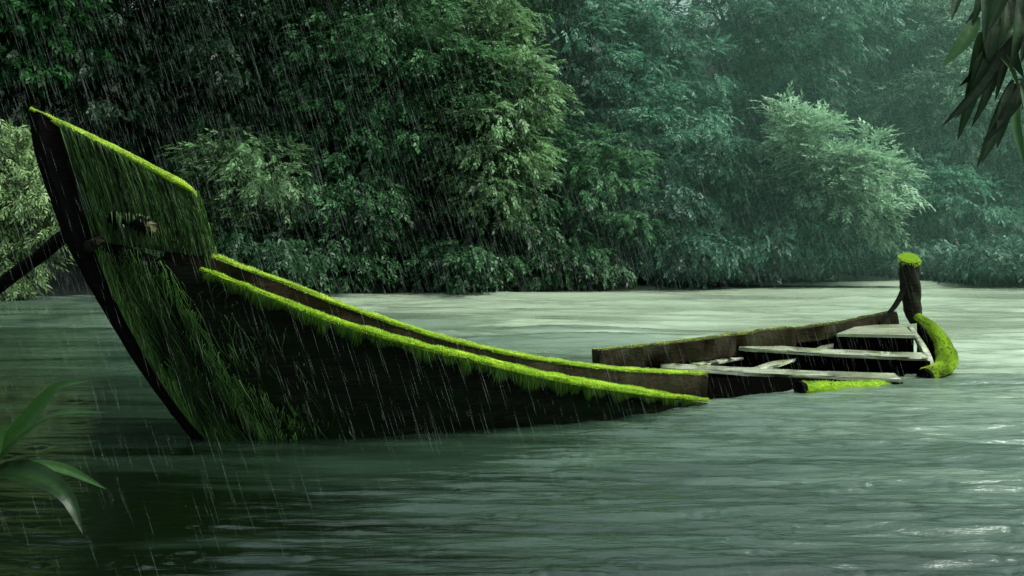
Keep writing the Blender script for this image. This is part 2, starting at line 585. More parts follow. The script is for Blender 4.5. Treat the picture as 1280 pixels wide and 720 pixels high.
def surface_strands(G, n, urange, vpow, lmin, lmax, seed, out=0.015, dens=None, drift=0.0):
    rg = np.random.default_rng(seed)
    u = rg.uniform(*urange, n)
    if dens is not None:
        keep = rg.random(n) < dens(u)
        u = u[keep]
        n = len(u)
    v0 = rg.random(n) ** vpow * 0.92
    cl = np.sin(u * 47 + 3 * np.sin(v0 * 5 + u * 9)) * np.sin(v0 * 11 + 4 * np.sin(u * 31)) + 0.55 * np.sin(u * 130 + v0 * 3)
    keep = cl + rg.normal(0, 0.35, n) > -0.25
    u, v0 = u[keep], v0[keep]
    keep_cl = cl[keep]
    n = len(u)
    l = rg.uniform(lmin, lmax, n)
    l = l * (0.25 + 0.8 * rg.random(n) ** 1.8)
    k = 6
    vv = np.clip(v0[:, None] + l[:, None] * np.linspace(0, 1, k)[None, :], 0, 0.999)
    uu = np.clip(u[:, None] + rg.normal(drift, 0.008, (n, 1)) * np.linspace(0, 1, k) + 0.0022 * np.sin(np.linspace(0, 6, k) + rg.uniform(0, 6, (n, 1))), 0, 0.999)
    p = surf(G, uu, vv) + LAT * (out + 0.02 * rg.random((n, 1)) + 0.012 * np.sin(np.linspace(0, PI, k))[None, :])[..., None]
    stripe = np.sin(u * 60 + 2 * np.sin(u * 23)) * 0.5 + 0.5
    sh = 0.10 + 0.50 * stripe * rg.random(n) ** 1.4 + rg.normal(0, 0.12, n) + 0.12 * (keep_cl - 0.3)
    return strands(p, rg.uniform(0.003, 0.0085, n), sh, seed)


V, Fc, S = surface_strands(pr, 11000, (0.02, 0.995), 1.1, 0.18, 0.6, 41)
obj('hanging_moss', V, Fc, M['strands'], boat, S, smooth=False)
V, Fc, S = surface_strands(near_hull, 16000, (0.0, 0.26), 0.8, 0.08, 0.30, 43, drift=-0.012,
                           dens=lambda u: np.interp(u, [0, 0.04, 0.09, 0.15, 0.26], [1.0, 0.9, 0.35, 0.06, 0.0]))
obj('hanging_moss', V, Fc, M['strands'], boat, S * 1.15, smooth=False)
# beard at the after edge of the prow
n = 700
rg = np.random.default_rng(47)
v0 = rg.random(n)
L = rg.uniform(0.05, 0.24, n)
p0 = tr * (1 - v0)[:, None] + br * v0[:, None] + LAT * 0.02 + AX * rg.uniform(-0.05, 0.05, (n, 1))
paths = p0[:, None, :] - np.array([0, 0, 1.0]) * (L[:, None] * np.linspace(0, 1, 5))[..., None] - AX * (L[:, None] * np.linspace(0, 1, 5) * 0.2)[..., None]
V, Fc, S = strands(paths, rg.uniform(0.004, 0.011, n), 0.35 + rg.normal(0, 0.2, n), 48)
obj('hanging_moss', V, Fc, M['strands'], boat, S, smooth=False)

# washboard above the rail, near side
st_px = [(208, 294, 8.74), (262, 318, 8.77), (350, 351, 8.85), (450, 389, 8.97), (550, 421, 9.12), (650, 444, 9.40), (750, 459, 9.85),
         (820, 464, 10.28), (880, 467, 10.66)]
st = spline([at(*p) for p in st_px], 90)
hh = np.interp(np.arange(90), [0, 20, 60, 89], [0.8, 0.95, 1.0, 1.0])
V, Fc = sweep(st - np.array([0, 0, 0.125]), rrect(0.075, 0.25, 0.014), hh, jitter=0.003)
sp = obj('washboard', V, Fc, M['strake'], boat)
V, Fc = sweep(st - np.array([0, 0, 0.004]), rrect(0.088, 0.042, 0.02, 4), np.interp(np.arange(90), [0, 14, 80, 89], [0.5, 0.9, 1.0, 0.8]), jitter=0.0035, seed=33)
mc = obj('moss_cushion', V, Fc, M['moss_base'], sp)
tuft_object('moss_tufts', st - np.array([0, 0, 0.004]), 0.044, 0.021, 15000, sp, M['moss_pale'], 0.004, 0.013, 9, arc=(-20, 205), bright=0.5)

# far gunwale, in two lengths with a joint
g1 = spline([at(745, 451, 11.5), at(870, 437, 11.88), at(990, 421, 12.22)], 40)
g2 = spline([at(988, 420, 12.25), at(1050, 411, 12.42), at(1118, 398, 12.62)], 24)
for gp, seed, w in ((g1, 1, 0.16), (g2, 2, 0.13)):
    V, Fc = sweep(gp, rrect(w, 0.21 if seed == 1 else 0.15, 0.012), None, jitter=0.004, seed=seed)
    g = obj('gunwale', V, Fc, M['strake'], boat)
    tuft_object('moss', gp + np.array([0, 0, 0.098 if seed == 1 else 0.07]), w / 2 - 0.01, 0.01, 3600 if seed == 1 else 900, g,
                M['moss_pale'], 0.004, 0.014, 12 + seed, arc=(10, 170), bright=0.45)

# far inner side and the bottom boards
fw = spline([at(740, 462, 11.55), at(870, 448, 11.93), at(990, 430, 12.27), at(1118, 402, 12.66)], 40)
wall = np.zeros((40, 8, 3))
for j in range(8):
    v = j / 7
    wall[:, j] = fw + LAT * (0.10 * v * v) + np.array([0, 0, -0.001])
    wall[:, j, 2] = fw[:, 2] * (1 - v) + (-0.12) * v
IB = MB()
IB.add(wall.reshape(-1, 3), grid_faces(40, 8))
outer = wall - LAT * 0.05
IB.add(outer.reshape(-1, 3), grid_faces(40, 8)[:, ::-1])
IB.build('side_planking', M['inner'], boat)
nf = spline([at(860, 502, 10.48), at(940, 494, 10.8), at(1010, 486, 11.12), at(1075, 478, 11.45), at(1130, 469, 11.8)], 30)
nf[:, 2] = 0.004 + 0.01 * np.abs(np.sin(np.arange(30) * 1.9))
ff = spline([at(735, 480, 11.45), at(870, 480, 11.8), at(990, 470, 12.15), at(1150, 455, 12.4)], 30)
ff[:, 2] = 0.03
fl = np.zeros((30, 6, 3))
for j in range(6):
    fl[:, j] = nf * (1 - j / 5) + ff * j / 5 + np.array([0, 0, 0.03 * math.sin(j / 5 * PI)])
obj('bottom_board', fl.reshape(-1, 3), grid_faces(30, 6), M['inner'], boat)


def plank(name, a, b_, w, h, mat, seed, tilt=0.0, bow=0.0):
    a, b_ = np.array(a), np.array(b_)
    n = 26
    pts = np.array([a * (1 - t) + b_ * t - np.array([0, 0, h / 2 + bow * math.sin(t * PI)]) for t in np.linspace(0, 1, n)])
    V, Fc = sweep(pts, rrect(w, h, min(w, h) * 0.12), None, jitter=0.0025, roll=tilt, seed=seed)
    return obj(name, V, Fc, mat, boat)


def thwart(a, b_, w, drop, seed, tilt):
    """A pale wet board on a dark beam."""
    t = plank('thwart', a, b_, w, 0.035, M['pale'], seed, tilt, 0.01)
    a2, b2 = np.array(a) + LAT * (w * 0.30) - np.array([0, 0, 0.05]), np.array(b_) + LAT * (w * 0.30) - np.array([0, 0, 0.05])
    n = 16
    pts = np.array([a2 * (1 - k) + b2 * k - np.array([0, 0, drop / 2]) for k in np.linspace(0, 1, n)])
    V, Fc = sweep(pts, rrect(0.05, drop, 0.008), None, jitter=0.002, seed=seed)
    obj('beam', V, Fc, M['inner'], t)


thwart(at(826, 456, 11.62), at(1122, 470, 11.56), 0.20, 0.16, 3, -0.10)
thwart(at(922, 431, 12.02), at(1156, 444, 11.95), 0.20, 0.17, 4, -0.10)
plank('batten', at(868, 455, 11.72), at(928, 444, 12.02), 0.13, 0.03, M['pale'], 6)
plank('batten', at(932, 465, 11.62), at(1048, 428, 12.36), 0.13, 0.03, M['pale'], 7)
# stern seat: a wedge-shaped board with a dark front
ss = [at(1046, 417, 12.16), at(1144, 419, 12.12), at(1128, 405, 12.50), at(1075, 406, 12.47)]
SB = MB()
top = np.array(ss)
SB.add(np.vstack([top, top - np.array([0, 0, 0.03])]), [(0, 1, 2, 3), (7, 6, 5, 4), (0, 4, 5, 1), (1, 5, 6, 2), (2, 6, 7, 3), (3, 7, 4, 0)])
seat = SB.build('stern_seat', M['pale'], boat, smooth=False)
fr = np.array([ss[0], ss[1], ss[1], ss[0]]) + LAT * -0.02
fr[:, 2] -= np.array([0.033, 0.033, 0.28, 0.28])
bk = fr - LAT * 0.03
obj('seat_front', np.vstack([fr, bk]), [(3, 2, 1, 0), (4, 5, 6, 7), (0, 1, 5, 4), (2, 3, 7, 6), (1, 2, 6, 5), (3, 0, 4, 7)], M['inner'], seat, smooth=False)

# stern rail, curving round from the post into the water, in two lengths
s1 = spline([at(1146, 397, 12.52), at(1163, 410, 12.38), at(1176, 426, 12.22), at(1182, 441, 12.1)], 24)
s2 = spline([at(1182, 440, 12.08), at(1184, 452, 11.98), at(1178, 462, 11.84), at(1158, 470, 11.72)], 24)
for pth, r0, r1, seed in ((s1, 0.05, 0.082, 1), (s2, 0.092, 0.085, 2)):
    sc = np.linspace(r0, r1, 24)
    V, Fc = sweep(pth, circ(1.0, 14) * np.array([1.05, 0.85]), sc, jitter=0.004, seed=seed)
    o = obj('stern_rail', V, Fc, M['stump'], boat)
    tuft_object('moss', pth, 0.10, 0.085, 11000, o, M['moss'], 0.008, 0.022, 50 + seed, arc=(-5, 195), scale=sc / 0.10, bright=0.72, bare=0.10)
# dark sawn end of the rail at the water
e = s2[-1]
V, Fc = sweep(np.array([e + nrm(s2[-2] - s2[-1]) * 0.02, e - nrm(s2[-2] - s2[-1]) * 0.035]), circ(0.088, 14) * np.array([1.05, 0.9]), None)
obj('rail_end', V, Fc, M['stem'], boat, smooth=False)
# inner stern plank, pale
ip = spline([at(1137, 405, 12.42), at(1150, 425, 12.2), at(1160, 445, 12.02), at(1163, 466, 11.84)], 20)
V, Fc = sweep(ip - np.array([0, 0, 0.03]), rrect(0.09, 0.06, 0.01), np.linspace(0.5, 1.1, 20), jitter=0.002)
obj('inner_stringer', V, Fc, M['pale'], boat)
# dark stern planking under the rail
sw = np.zeros((24, 5, 3))
full = spline(np.vstack([s1[::6], s2[6::6]]), 24)
for j in range(5):
    sw[:, j] = full
    sw[:, j, 2] = full[:, 2] * (1 - j / 4) - 0.12 * (j / 4)
obj('stern_planking', sw.reshape(-1, 3), grid_faces(24, 5), M['inner'], boat)

# sunken length of near rail, just awash
sr = spline([at(1003, 486, 10.95), at(1040, 484, 11.12), at(1085, 481, 11.36), at(1110, 479, 11.5)], 24)
sr[:, 2] = np.linspace(0.028, -0.05, 24)
V, Fc = sweep(sr, circ(0.062, 12), None, jitter=0.004, seed=5)
o = obj('sunken_rail', V, Fc, M['moss_base'], boat)
tuft_object('moss', sr, 0.06, 0.06, 2200, o, M['moss'], 0.008, 0.026, 71, arc=(10, 190), bright=0.7)
V, Fc = sweep(np.array([sr[0] + nrm(sr[0] - sr[1]) * 0.05, sr[0] - nrm(sr[0] - sr[1]) * 0.01]), circ(0.066, 12), None, jitter=0.003)
obj('rail_end', V, Fc, M['stem'], boat, smooth=False)

# stern post: a sawn stump on splayed legs
SP = MB()
pc = spline([at(1137, 324, 12.6), at(1137, 345, 12.6), at(1138, 365, 12.6), at(1140, 383, 12.6), at(1144, 404, 12.58)], 24)
V, Fc = sweep(pc, circ(0.104, 16), np.interp(np.arange(24), [0, 4, 12, 18, 21, 23], [1.0, 1.0, 0.98, 0.92, 0.72, 0.5]), up=(0, -1, 0), jitter=0.006, seed=8)
V = V.reshape(24, 16, 3)
for q in range(6):
    V[q, :, 2] += 0.42 * (V[q, :, 1] - 12.6) * (1 - q / 6)
V = V.reshape(-1, 3)
SP.add(V, Fc)
for pts, r0, r1 in (([(1132, 358, 12.55), (1122, 378, 12.52), (1110, 393, 12.5), (1100, 404, 12.48)], 0.032, 0.018),):
    pth = spline([at(*p) for p in pts], 14)
    V, Fc = sweep(pth, circ(1.0, 10), np.linspace(r0, r1, 14), up=(0, -1, 0), jitter=0.004, seed=9)
    SP.add(V, Fc)
post = SP.build('stern_post', M['stump'], boat)
tp = at(1137, 324, 12.6)
n = 2600
rg = np.random.default_rng(77)
a = rg.uniform(0, 2 * PI, n)
rr_ = 0.104 * np.sqrt(rg.random(n))
root = tp + np.stack([rr_ * np.cos(a), rr_ * np.sin(a), 0.004 + 0.42 * rr_ * np.sin(a)], 1)
edge = rg.random(n) < 0.05
drp = rg.random(n) ** 2.5 * (0.006 + 0.03 * (0.5 + 0.5 * np.sin(a * 5 + 1)))
root[edge, 0] = tp[0] + 0.106 * np.cos(a[edge])
root[edge, 1] = tp[1] + 0.106 * np.sin(a[edge])
root[edge, 2] = tp[2] + 0.42 * 0.106 * np.sin(a[edge]) - drp[edge]
D = np.stack([rg.normal(0, 0.5, n), rg.normal(0, 0.5, n), np.ones(n)], 1)
D[edge] = np.stack([np.cos(a[edge]), np.sin(a[edge]), -0.8 + 0 * a[edge]], 1)
D /= np.linalg.norm(D, axis=1)[:, None]
V, Fc, S = blades(root, D, rg.uniform(0.012, 0.035, n), rg.uniform(0.005, 0.009, n), 0.8 + rg.normal(0, 0.15, n), 1)
obj('moss_cap', V, Fc, M['moss'], post, S, smooth=False)
# crossbeam through the bow with a broken, pale end
cb = spline([at(100, 281, 8.85), at(140, 276, 8.62), at(166, 281, 8.42), at(190, 284, 8.22)], 20)
V, Fc = sweep(cb, circ(0.055, 10), np.linspace(0.8, 1.15, 20) + 0.12 * np.sin(np.arange(20) * 0.9), jitter=0.012, seed=14)
xb = obj('crossbeam', V, Fc, M['stem'], boat)
V, Fc = sweep(np.array([cb[-1], cb[-1] + nrm(cb[-1] - cb[-2]) * 0.012]), circ(0.042, 9), np.array([1.0, 0.8]), jitter=0.006, seed=3)
rg = np.random.default_rng(91)
_e = obj('broken_end', V, Fc, M['endgrain'], xb, smooth=False)
n = 420
i = rg.integers(2, 19, n)
p0 = cb[i] + np.stack([rg.normal(0, 0.02, n), rg.normal(-0.02, 0.03, n), rg.uniform(-0.03, 0.055, n)], 1)
L = rg.uniform(0.03, 0.17, n)
paths = p0[:, None, :] - np.array([0, 0, 1.0]) * (L[:, None] * np.linspace(-0.2, 1, 5))[..., None] + np.array([0.3, -0.5, 0]) * (0.05 * np.sin(np.linspace(0, PI, 5)))[None, :, None]
V, Fc, S = strands(paths, rg.uniform(0.004, 0.010, n), 0.22 + rg.normal(0, 0.15, n), 92)
obj('moss', V, Fc, M['strands'], xb, S, smooth=False)
V, Fc = sweep(np.array([at(112, 306, 8.55), at(120, 302, 8.42), at(124, 300, 8.38)]), circ(0.05, 8), np.array([1.0, 0.9, 0.6]), jitter=0.008, seed=4)
obj('peg', V, Fc, M['stump'], boat, smooth=False)

# ------------------------------------------------------------------ pole leaning behind the bow
a = at(118, 272, 8.98)
b_ = at(0, 357, 9.1)
d = b_ - a
far_end = a + d * 3.0
pp = spline([a, a * 0.6 + b_ * 0.4 + np.array([0, 0, 0.02]), b_, a + d * 2.0 + np.array([0, 0, 0.03]), far_end], 40)
pp = pp[pp[:, 2] > -0.5]
V, Fc = sweep(pp, circ(0.05, 10), np.linspace(0.9, 1.25, len(pp)), jitter=0.006, seed=15)
o = obj('mooring_pole', V, Fc, M['stem'], loc=(far_end[0], far_end[1], 0))
o['label'] = 'thin dark wooden pole slanting up from the river to the back of the prow'
o['category'] = 'pole'

# ------------------------------------------------------------------ trees and bushes of the far bank
def spray_template(seed, n_leaf, L, W, droop):
    """A twig of leaves: vertices (n,4,3) with the twig along +x."""
    rg = np.random.default_rng(seed)
    out = []
    for i in range(n_leaf):
        t = (i + 0.5) / n_leaf
        base = np.array([t * L * 2.2, 0, -droop * t * t * L * 1.2])
        ang = (1 if i % 2 else -1) * rg.uniform(0.5, 1.1) * (1 - 0.6 * t)
        d = np.array([math.cos(ang), math.sin(ang), -rg.uniform(0.15, 0.7) * droop])
        d = nrm(d)
        s = nrm(np.cross(d, [0, 0, 1.0]) + rg.normal(0, 0.25, 3))
        l = L * rg.uniform(0.75, 1.15)
        w = W * rg.uniform(0.8, 1.2)
        mid = base + d * l * 0.45
        fold = nrm(np.cross(s, d)) * w * 0.18
        out.append([base, mid + s * w / 2 + fold, base + d * l - np.array([0, 0, droop * l * 0.12]), mid - s * w / 2 + fold])
    return np.array(out)


def crown_mesh(lobes, n_sprays, L, W, seed, droop=0.9, n_leaf=7, clump=0.45, base_shade=0.5, light_side=0.25, weep=0.0):
    """Sprays gathered in clumps over the lobes. lobes: (cx,cy,cz,rx,ry,rz)."""
    rg = np.random.default_rng(seed)
    lobes = np.asarray(lobes, float)
    tmpl = np.stack([spray_template(seed * 10 + k, n_leaf, L, W, droop) for k in range(6)])
    area = (lobes[:, 3] * lobes[:, 5])
    per = 22
    n_cl = max(4, n_sprays // per)
    li = rg.choice(len(lobes), n_cl, p=area / area.sum())
    d = rg.normal(size=(n_cl, 3))
    d[:, 1] -= 0.35                                     # more of it on the river side
    d[:, 2] += 0.25
    d /= np.linalg.norm(d, axis=1)[:, None]
    rad = rg.uniform(0.55, 1.02, n_cl) ** 0.7 + 0.22 * rg.random(n_cl) ** 5
    cc = lobes[li, :3] + d * lobes[li, 3:] * rad[:, None]
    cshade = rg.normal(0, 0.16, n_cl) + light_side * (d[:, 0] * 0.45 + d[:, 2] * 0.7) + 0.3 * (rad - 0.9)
    ci = np.repeat(np.arange(n_cl), per)
    n = len(ci)
    cr = clump * rg.uniform(0.6, 1.25, n_cl)
    e = rg.normal(size=(n, 3))
    e /= np.linalg.norm(e, axis=1)[:, None]
    e *= rg.random((n, 1)) ** 0.45
    e[:, 2] *= 0.55
    pos = cc[ci] + e * cr[ci][:, None]
    out = d[ci] * 0.8 + e * 0.7 + rg.normal(0, 0.35, (n, 3))
    cweep = (rg.random(n_cl) < 0.35) * rg.uniform(0.2, 0.9, n_cl)
    out[:, 2] = out[:, 2] * 0.45 - 0.25 - weep - cweep[ci]
    x = out / np.linalg.norm(out, axis=1)[:, None]
    upv = np.array([0, 0, 1.0]) + rg.normal(0, 0.45, (n, 3)) + d[ci] * 0.35
    y = np.cross(upv, x)
    y /= np.linalg.norm(y, axis=1)[:, None] + 1e-9
    z = np.cross(x, y)
    sc = rg.uniform(0.7, 1.25, n)
    T = tmpl[rg.integers(0, 6, n)]                       # n,leaf,4,3
    V = (T[..., 0:1] * x[:, None, None, :] + T[..., 1:2] * y[:, None, None, :] + T[..., 2:3] * z[:, None, None, :]) * sc[:, None, None, None]
    V = V + pos[:, None, None, :]
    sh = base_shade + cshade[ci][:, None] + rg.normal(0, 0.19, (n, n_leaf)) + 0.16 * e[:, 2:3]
    V = V.reshape(-1, 3)
    S = np.repeat(sh.reshape(-1), 4)
    ok = V[:, 2].reshape(-1, 4).min(1) > 0.0
    V = V.reshape(-1, 4, 3)[ok].reshape(-1, 3)
    S = S.reshape(-1, 4)[ok].reshape(-1)
    Fc = np.arange(len(V)).reshape(-1, 4)
    return V, Fc, S


def tree(name, label, cat, cx, top, bot, wpx, d, mat, n_sprays, seed, lobes=13, L=0.098, W=0.044, droop=0.6, depth=None, group=None,
         trunk=True, base_shade=0.5, clump=0.36, weep=-0.1, light=0.27):
    """A tree from the extent of its crown (layout units) at distance d."""
    rg = np.random.default_rng(seed)
    c = at(cx, (top + bot) / 2, d)
    w = wpx / F * d
    h = (bot - top) / F * d
    dp = depth if depth else max(1.2, w * 0.8)
    base = np.array([c[0], d + dp * 0.15, 0.0])
    gz = ground_z(base[0], base[1])
    root = empty(name, (base[0], base[1], gz), label, cat, group)
    LB = []
    for i in range(lobes):
        for _ in range(50):
            q = rg.uniform(-1, 1, 3)
            if (q ** 2).sum() < 1:
                break
        rr = rg.uniform(0.26, 0.42)
        LB.append([c[0] + q[0] * w * 0.36, d + q[1] * dp * 0.32, c[2] + q[2] * h * 0.37, w * rr * 0.72, dp * rr * 0.8, h * rr * 0.66])
    V, Fc, S = crown_mesh(LB, n_sprays, L, W, seed, droop, base_shade=base_shade, clump=clump, weep=weep, light_side=light)
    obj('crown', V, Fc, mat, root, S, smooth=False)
    # trunk and limbs
    TB = MB()
    th = max(c[2] + 0.1 * h, gz + 0.6)
    lean = rg.normal(0, 0.06 * th)
    tr_ = spline([[base[0], base[1], gz - 0.1], [base[0] + lean, base[1] - dp * 0.05, (gz + th) / 2], [c[0] + lean * 0.6, d, th]], 14)
    r0 = 0.035 + 0.022 * max(h, w)
    Vt, Ft = sweep(tr_, circ(1.0, 9), np.linspace(r0, r0 * 0.4, 14), up=(0, -1, 0), jitter=r0 * 0.05, seed=seed)
    TB.add(Vt, Ft)
    for lb in LB:
        i = int(rg.integers(4, 12))
        p0 = tr_[i]
        p2 = np.array(lb[:3])
        p1 = (p0 + p2) / 2 + np.array([0, 0, 0.12 * h])
        pth = spline([p0, p1, p2], 9)
        Vt, Ft = sweep(pth, circ(1.0, 6), np.linspace(r0 * 0.45, 0.012, 9), up=(0.3, -1, 0.1), jitter=0.004, seed=seed + i)
        TB.add(Vt, Ft)
    TB.build('trunk', M['bark'], root)
    return root


SH_X = np.array([-40, -12, -8.5, -5.9, -2.8, 0.0, 4.0, 9.0, 40])
SH_Y = np.array([19.3, 19.5, 19.6, 19.9, 20.8, 21.5, 22.2, 22.4, 22.6])


def shore(x):
    return np.interp(x, SH_X, SH_Y)


def ground_z(x, y):
    t = np.asarray(y) - shore(x)
    z = np.where(t < 0, -0.6 + 0 * t, 0.0)
    z = np.where(t < 0, np.maximum(-1.2, t * 0.5), np.interp(t, [0, 0.6, 3, 8, 13, 24, 60], [0, 0.03, 0.25, 2.6, 6.6, 7.2, 7.5]))
    return z


TREES = [
    # name, label, cat, cx, top, bot, width, dist, mat, sprays, kwargs
    ('bush', 'pale yellow-green bush at the water behind the pole, left of the prow', 'bush', 22, 150, 372, 185, 19.9, 'leaf_lime', 1500, dict(L=0.12, W=0.036, base_shade=0.6)),
    ('tree', 'vivid dark green tree above the pale bush, left of the prow', 'tree', 20, -140, 190, 210, 21.3, 'leaf_vivid', 1900, dict(L=0.12, W=0.06, base_shade=0.55)),
    ('tree', 'almost black tall tree directly behind the mossy prow', 'tree', 190, -190, 340, 300, 22.0, 'leaf_black', 3000, dict()),
    ('tree', 'dark tree with dense crown above the mid-green bush behind the bow', 'tree', 330, -180, 260, 240, 22.8, 'leaf_black', 2200, dict(base_shade=0.65)),
    ('bush', 'mid-green leafy bush with pale upper leaves just right of the prow', 'bush', 318, 165, 345, 170, 20.9, 'leaf_olive', 1300, dict(base_shade=0.42)),
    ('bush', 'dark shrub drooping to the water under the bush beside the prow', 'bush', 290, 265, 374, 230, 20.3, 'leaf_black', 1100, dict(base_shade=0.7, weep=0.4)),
    ('tree', 'large rounded green tree filling the upper middle left', 'tree', 470, -70, 362, 310, 22.3, 'leaf_mid', 3600, dict(base_shade=0.52, light=0.34)),
    ('tree', 'olive-green tree with pale sunlit right edge in the centre', 'tree', 610, 20, 362, 190, 22.2, 'leaf_olive', 2600, dict(base_shade=0.46, light=0.45)),
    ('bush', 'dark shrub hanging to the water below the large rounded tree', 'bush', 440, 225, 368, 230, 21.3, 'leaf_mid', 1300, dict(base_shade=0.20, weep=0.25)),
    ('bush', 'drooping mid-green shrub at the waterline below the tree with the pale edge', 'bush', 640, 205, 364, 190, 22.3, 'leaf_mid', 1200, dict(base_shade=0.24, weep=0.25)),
    ('tree', 'dark tree in the gap behind the tree with the pale edge', 'tree', 660, -120, 160, 200, 25.5, 'leaf_black', 1500, dict(base_shade=0.7)),
    ('tree', 'tall blue-green tree at the top centre, right of the dark gap', 'tree', 790, -60, 250, 270, 25.2, 'leaf_teal', 2700, dict(base_shade=0.48, light=0.3)),
    ('bush', 'rounded mid-green bush low in the centre, right of the pale-edged tree', 'bush', 730, 130, 362, 210, 23.0, 'leaf_mid', 1700, dict(base_shade=0.5, light=0.3)),
    ('tree', 'blue-green tree leaning left against the silvery bush', 'tree', 870, 110, 362, 210, 23.9, 'leaf_teal', 2000, dict(base_shade=0.42)),
    ('bush', 'silvery pale green bush with rounded crown above the stump', 'bush', 1030, 108, 355, 165, 23.3, 'leaf_silver', 1900, dict(base_shade=0.55, light=0.45, L=0.12, weep=-0.3, droop=0.4)),
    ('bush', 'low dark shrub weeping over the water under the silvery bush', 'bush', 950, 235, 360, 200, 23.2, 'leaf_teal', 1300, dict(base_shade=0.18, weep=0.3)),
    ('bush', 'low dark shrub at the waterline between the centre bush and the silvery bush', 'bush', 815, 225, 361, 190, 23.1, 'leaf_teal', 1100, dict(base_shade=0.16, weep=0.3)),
    ('tree', 'tall misty tree at the top behind the silvery bush', 'tree', 1000, -60, 230, 300, 28.0, 'leaf_teal', 2400, dict(base_shade=0.45)),
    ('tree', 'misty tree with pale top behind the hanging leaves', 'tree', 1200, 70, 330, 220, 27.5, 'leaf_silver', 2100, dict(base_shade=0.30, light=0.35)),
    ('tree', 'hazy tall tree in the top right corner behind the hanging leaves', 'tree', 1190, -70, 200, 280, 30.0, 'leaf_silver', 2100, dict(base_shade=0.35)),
    ('bush', 'dim hazy shrub at the waterline right of the stump', 'bush', 1200, 255, 359, 260, 25.5, 'leaf_teal', 1300, dict(base_shade=0.26, weep=0.2)),
    ('tree', 'hazy tree at the right edge of the picture', 'tree', 1330, 20, 350, 200, 26.5, 'leaf_teal', 1500, dict(base_shade=0.4)),
    ('bush', 'dim shrub at the waterline under the silvery bush, left of the stump', 'bush', 1085, 285, 359, 150, 25.0, 'leaf_teal', 800, dict(base_shade=0.24, weep=0.25)),
    ('tree', 'tall green tree at the top between the large rounded tree and the dark gap', 'tree', 570, -130, 130, 220, 24.5, 'leaf_mid', 1700, dict(base_shade=0.40)),
    ('tree', 'very tall black-green tree added out of view above the prow to darken the reflection in the water', 'tree', 210, -520, -60, 400, 24.0, 'leaf_black', 3600, dict()),  # this and the next two: added crowns blocking sky from left-hand water reflections
    ('tree', 'very tall black-green tree added mostly out of view at the top left corner to darken the reflection in the water', 'tree', -120, -500, 40, 400, 23.0, 'leaf_black', 3600, dict()),
    ('tree', 'very tall dark tree added out of view above the large rounded tree to darken the reflection in the water', 'tree', 470, -400, -40, 320, 25.5, 'leaf_black', 2400, dict()),
    ('tree', 'mid-green tree between the prow-side bush and the large rounded tree, reaching the water', 'tree', 395, 40, 364, 190, 22.0, 'leaf_mid', 1900, dict(base_shade=0.34)),
    ('bush', 'dark low shrub overhanging the water just right of the pale-edged tree', 'bush', 705, 290, 364, 140, 21.9, 'leaf_mid', 700, dict(base_shade=0.18, weep=0.3)),
    ('bush', 'dark blue-green shrub overhanging the water left of the silvery bush', 'bush', 870, 290, 362, 150, 22.4, 'leaf_teal', 700, dict(base_shade=0.18, weep=0.3)),
    ('bush', 'dark green shrub overhanging the water at the foot of the pale-edged tree', 'bush', 575, 300, 366, 130, 21.3, 'leaf_mid', 600, dict(base_shade=0.2, weep=0.3)),
    ('bush', 'black-green shrub filling the gap between the prow-side bush and the large rounded tree', 'bush', 420, 170, 360, 190, 23.2, 'leaf_black', 1100, dict(base_shade=0.75)),
    ('bush', 'small hazy shrub on the bank at the far right edge of the water', 'bush', 1275, 290, 360, 130, 24.0, 'leaf_teal', 700, dict(base_shade=0.24, weep=0.2)),
    ('bush', 'small dim shrub on the bank close behind the stump', 'bush', 1145, 300, 359, 120, 23.8, 'leaf_teal', 600, dict(base_shade=0.22, weep=0.2)),
    ('bush', 'pale-tipped hazy shrub low on the right, behind the two waterline shrubs', 'bush', 1170, 200, 345, 190, 25.2, 'leaf_teal', 1300, dict(base_shade=0.42, light=0.35)),
    ('bush', 'dark dripping shrub at the waterline near the right edge', 'bush', 1230, 312, 359, 150, 22.9, 'leaf_teal', 700, dict(base_shade=0.22, weep=0.25)),
    ('tree', 'tall hazy tree closing the top of the picture left of the hanging leaves', 'tree', 1120, -190, 110, 300, 32.0, 'leaf_teal', 2000, dict(base_shade=0.36)),
    ('tree', 'tall dark tree at the top behind the dark gap', 'tree', 680, -190, 90, 240, 31.5, 'leaf_black', 1700, dict(base_shade=0.8)),
    ('tree', 'tall dark teal tree at the very back, over the tall blue-green tree', 'tree', 720, -170, 130, 260, 29.5, 'leaf_teal', 1500, dict(base_shade=0.3)),
    ('tree', 'tall dark teal tree at the very back, over the silvery bush', 'tree', 900, -160, 150, 280, 30.5, 'leaf_teal', 1600, dict(base_shade=0.33)),
    ('tree', 'dark teal tree at the back between the silvery bush and the misty tree', 'tree', 1090, -130, 220, 240, 31.0, 'leaf_teal', 1500, dict(base_shade=0.35)),
    ('tree', 'dark tree in the top left behind the almost black tree', 'tree', 110, -260, 60, 260, 24.5, 'leaf_black', 1500, dict(base_shade=0.6)),
]
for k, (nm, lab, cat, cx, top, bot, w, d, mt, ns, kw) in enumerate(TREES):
    tree(nm, lab, cat, cx, top, bot, w, d, M[mt], int(ns * 3.0), 100 + k, **kw)

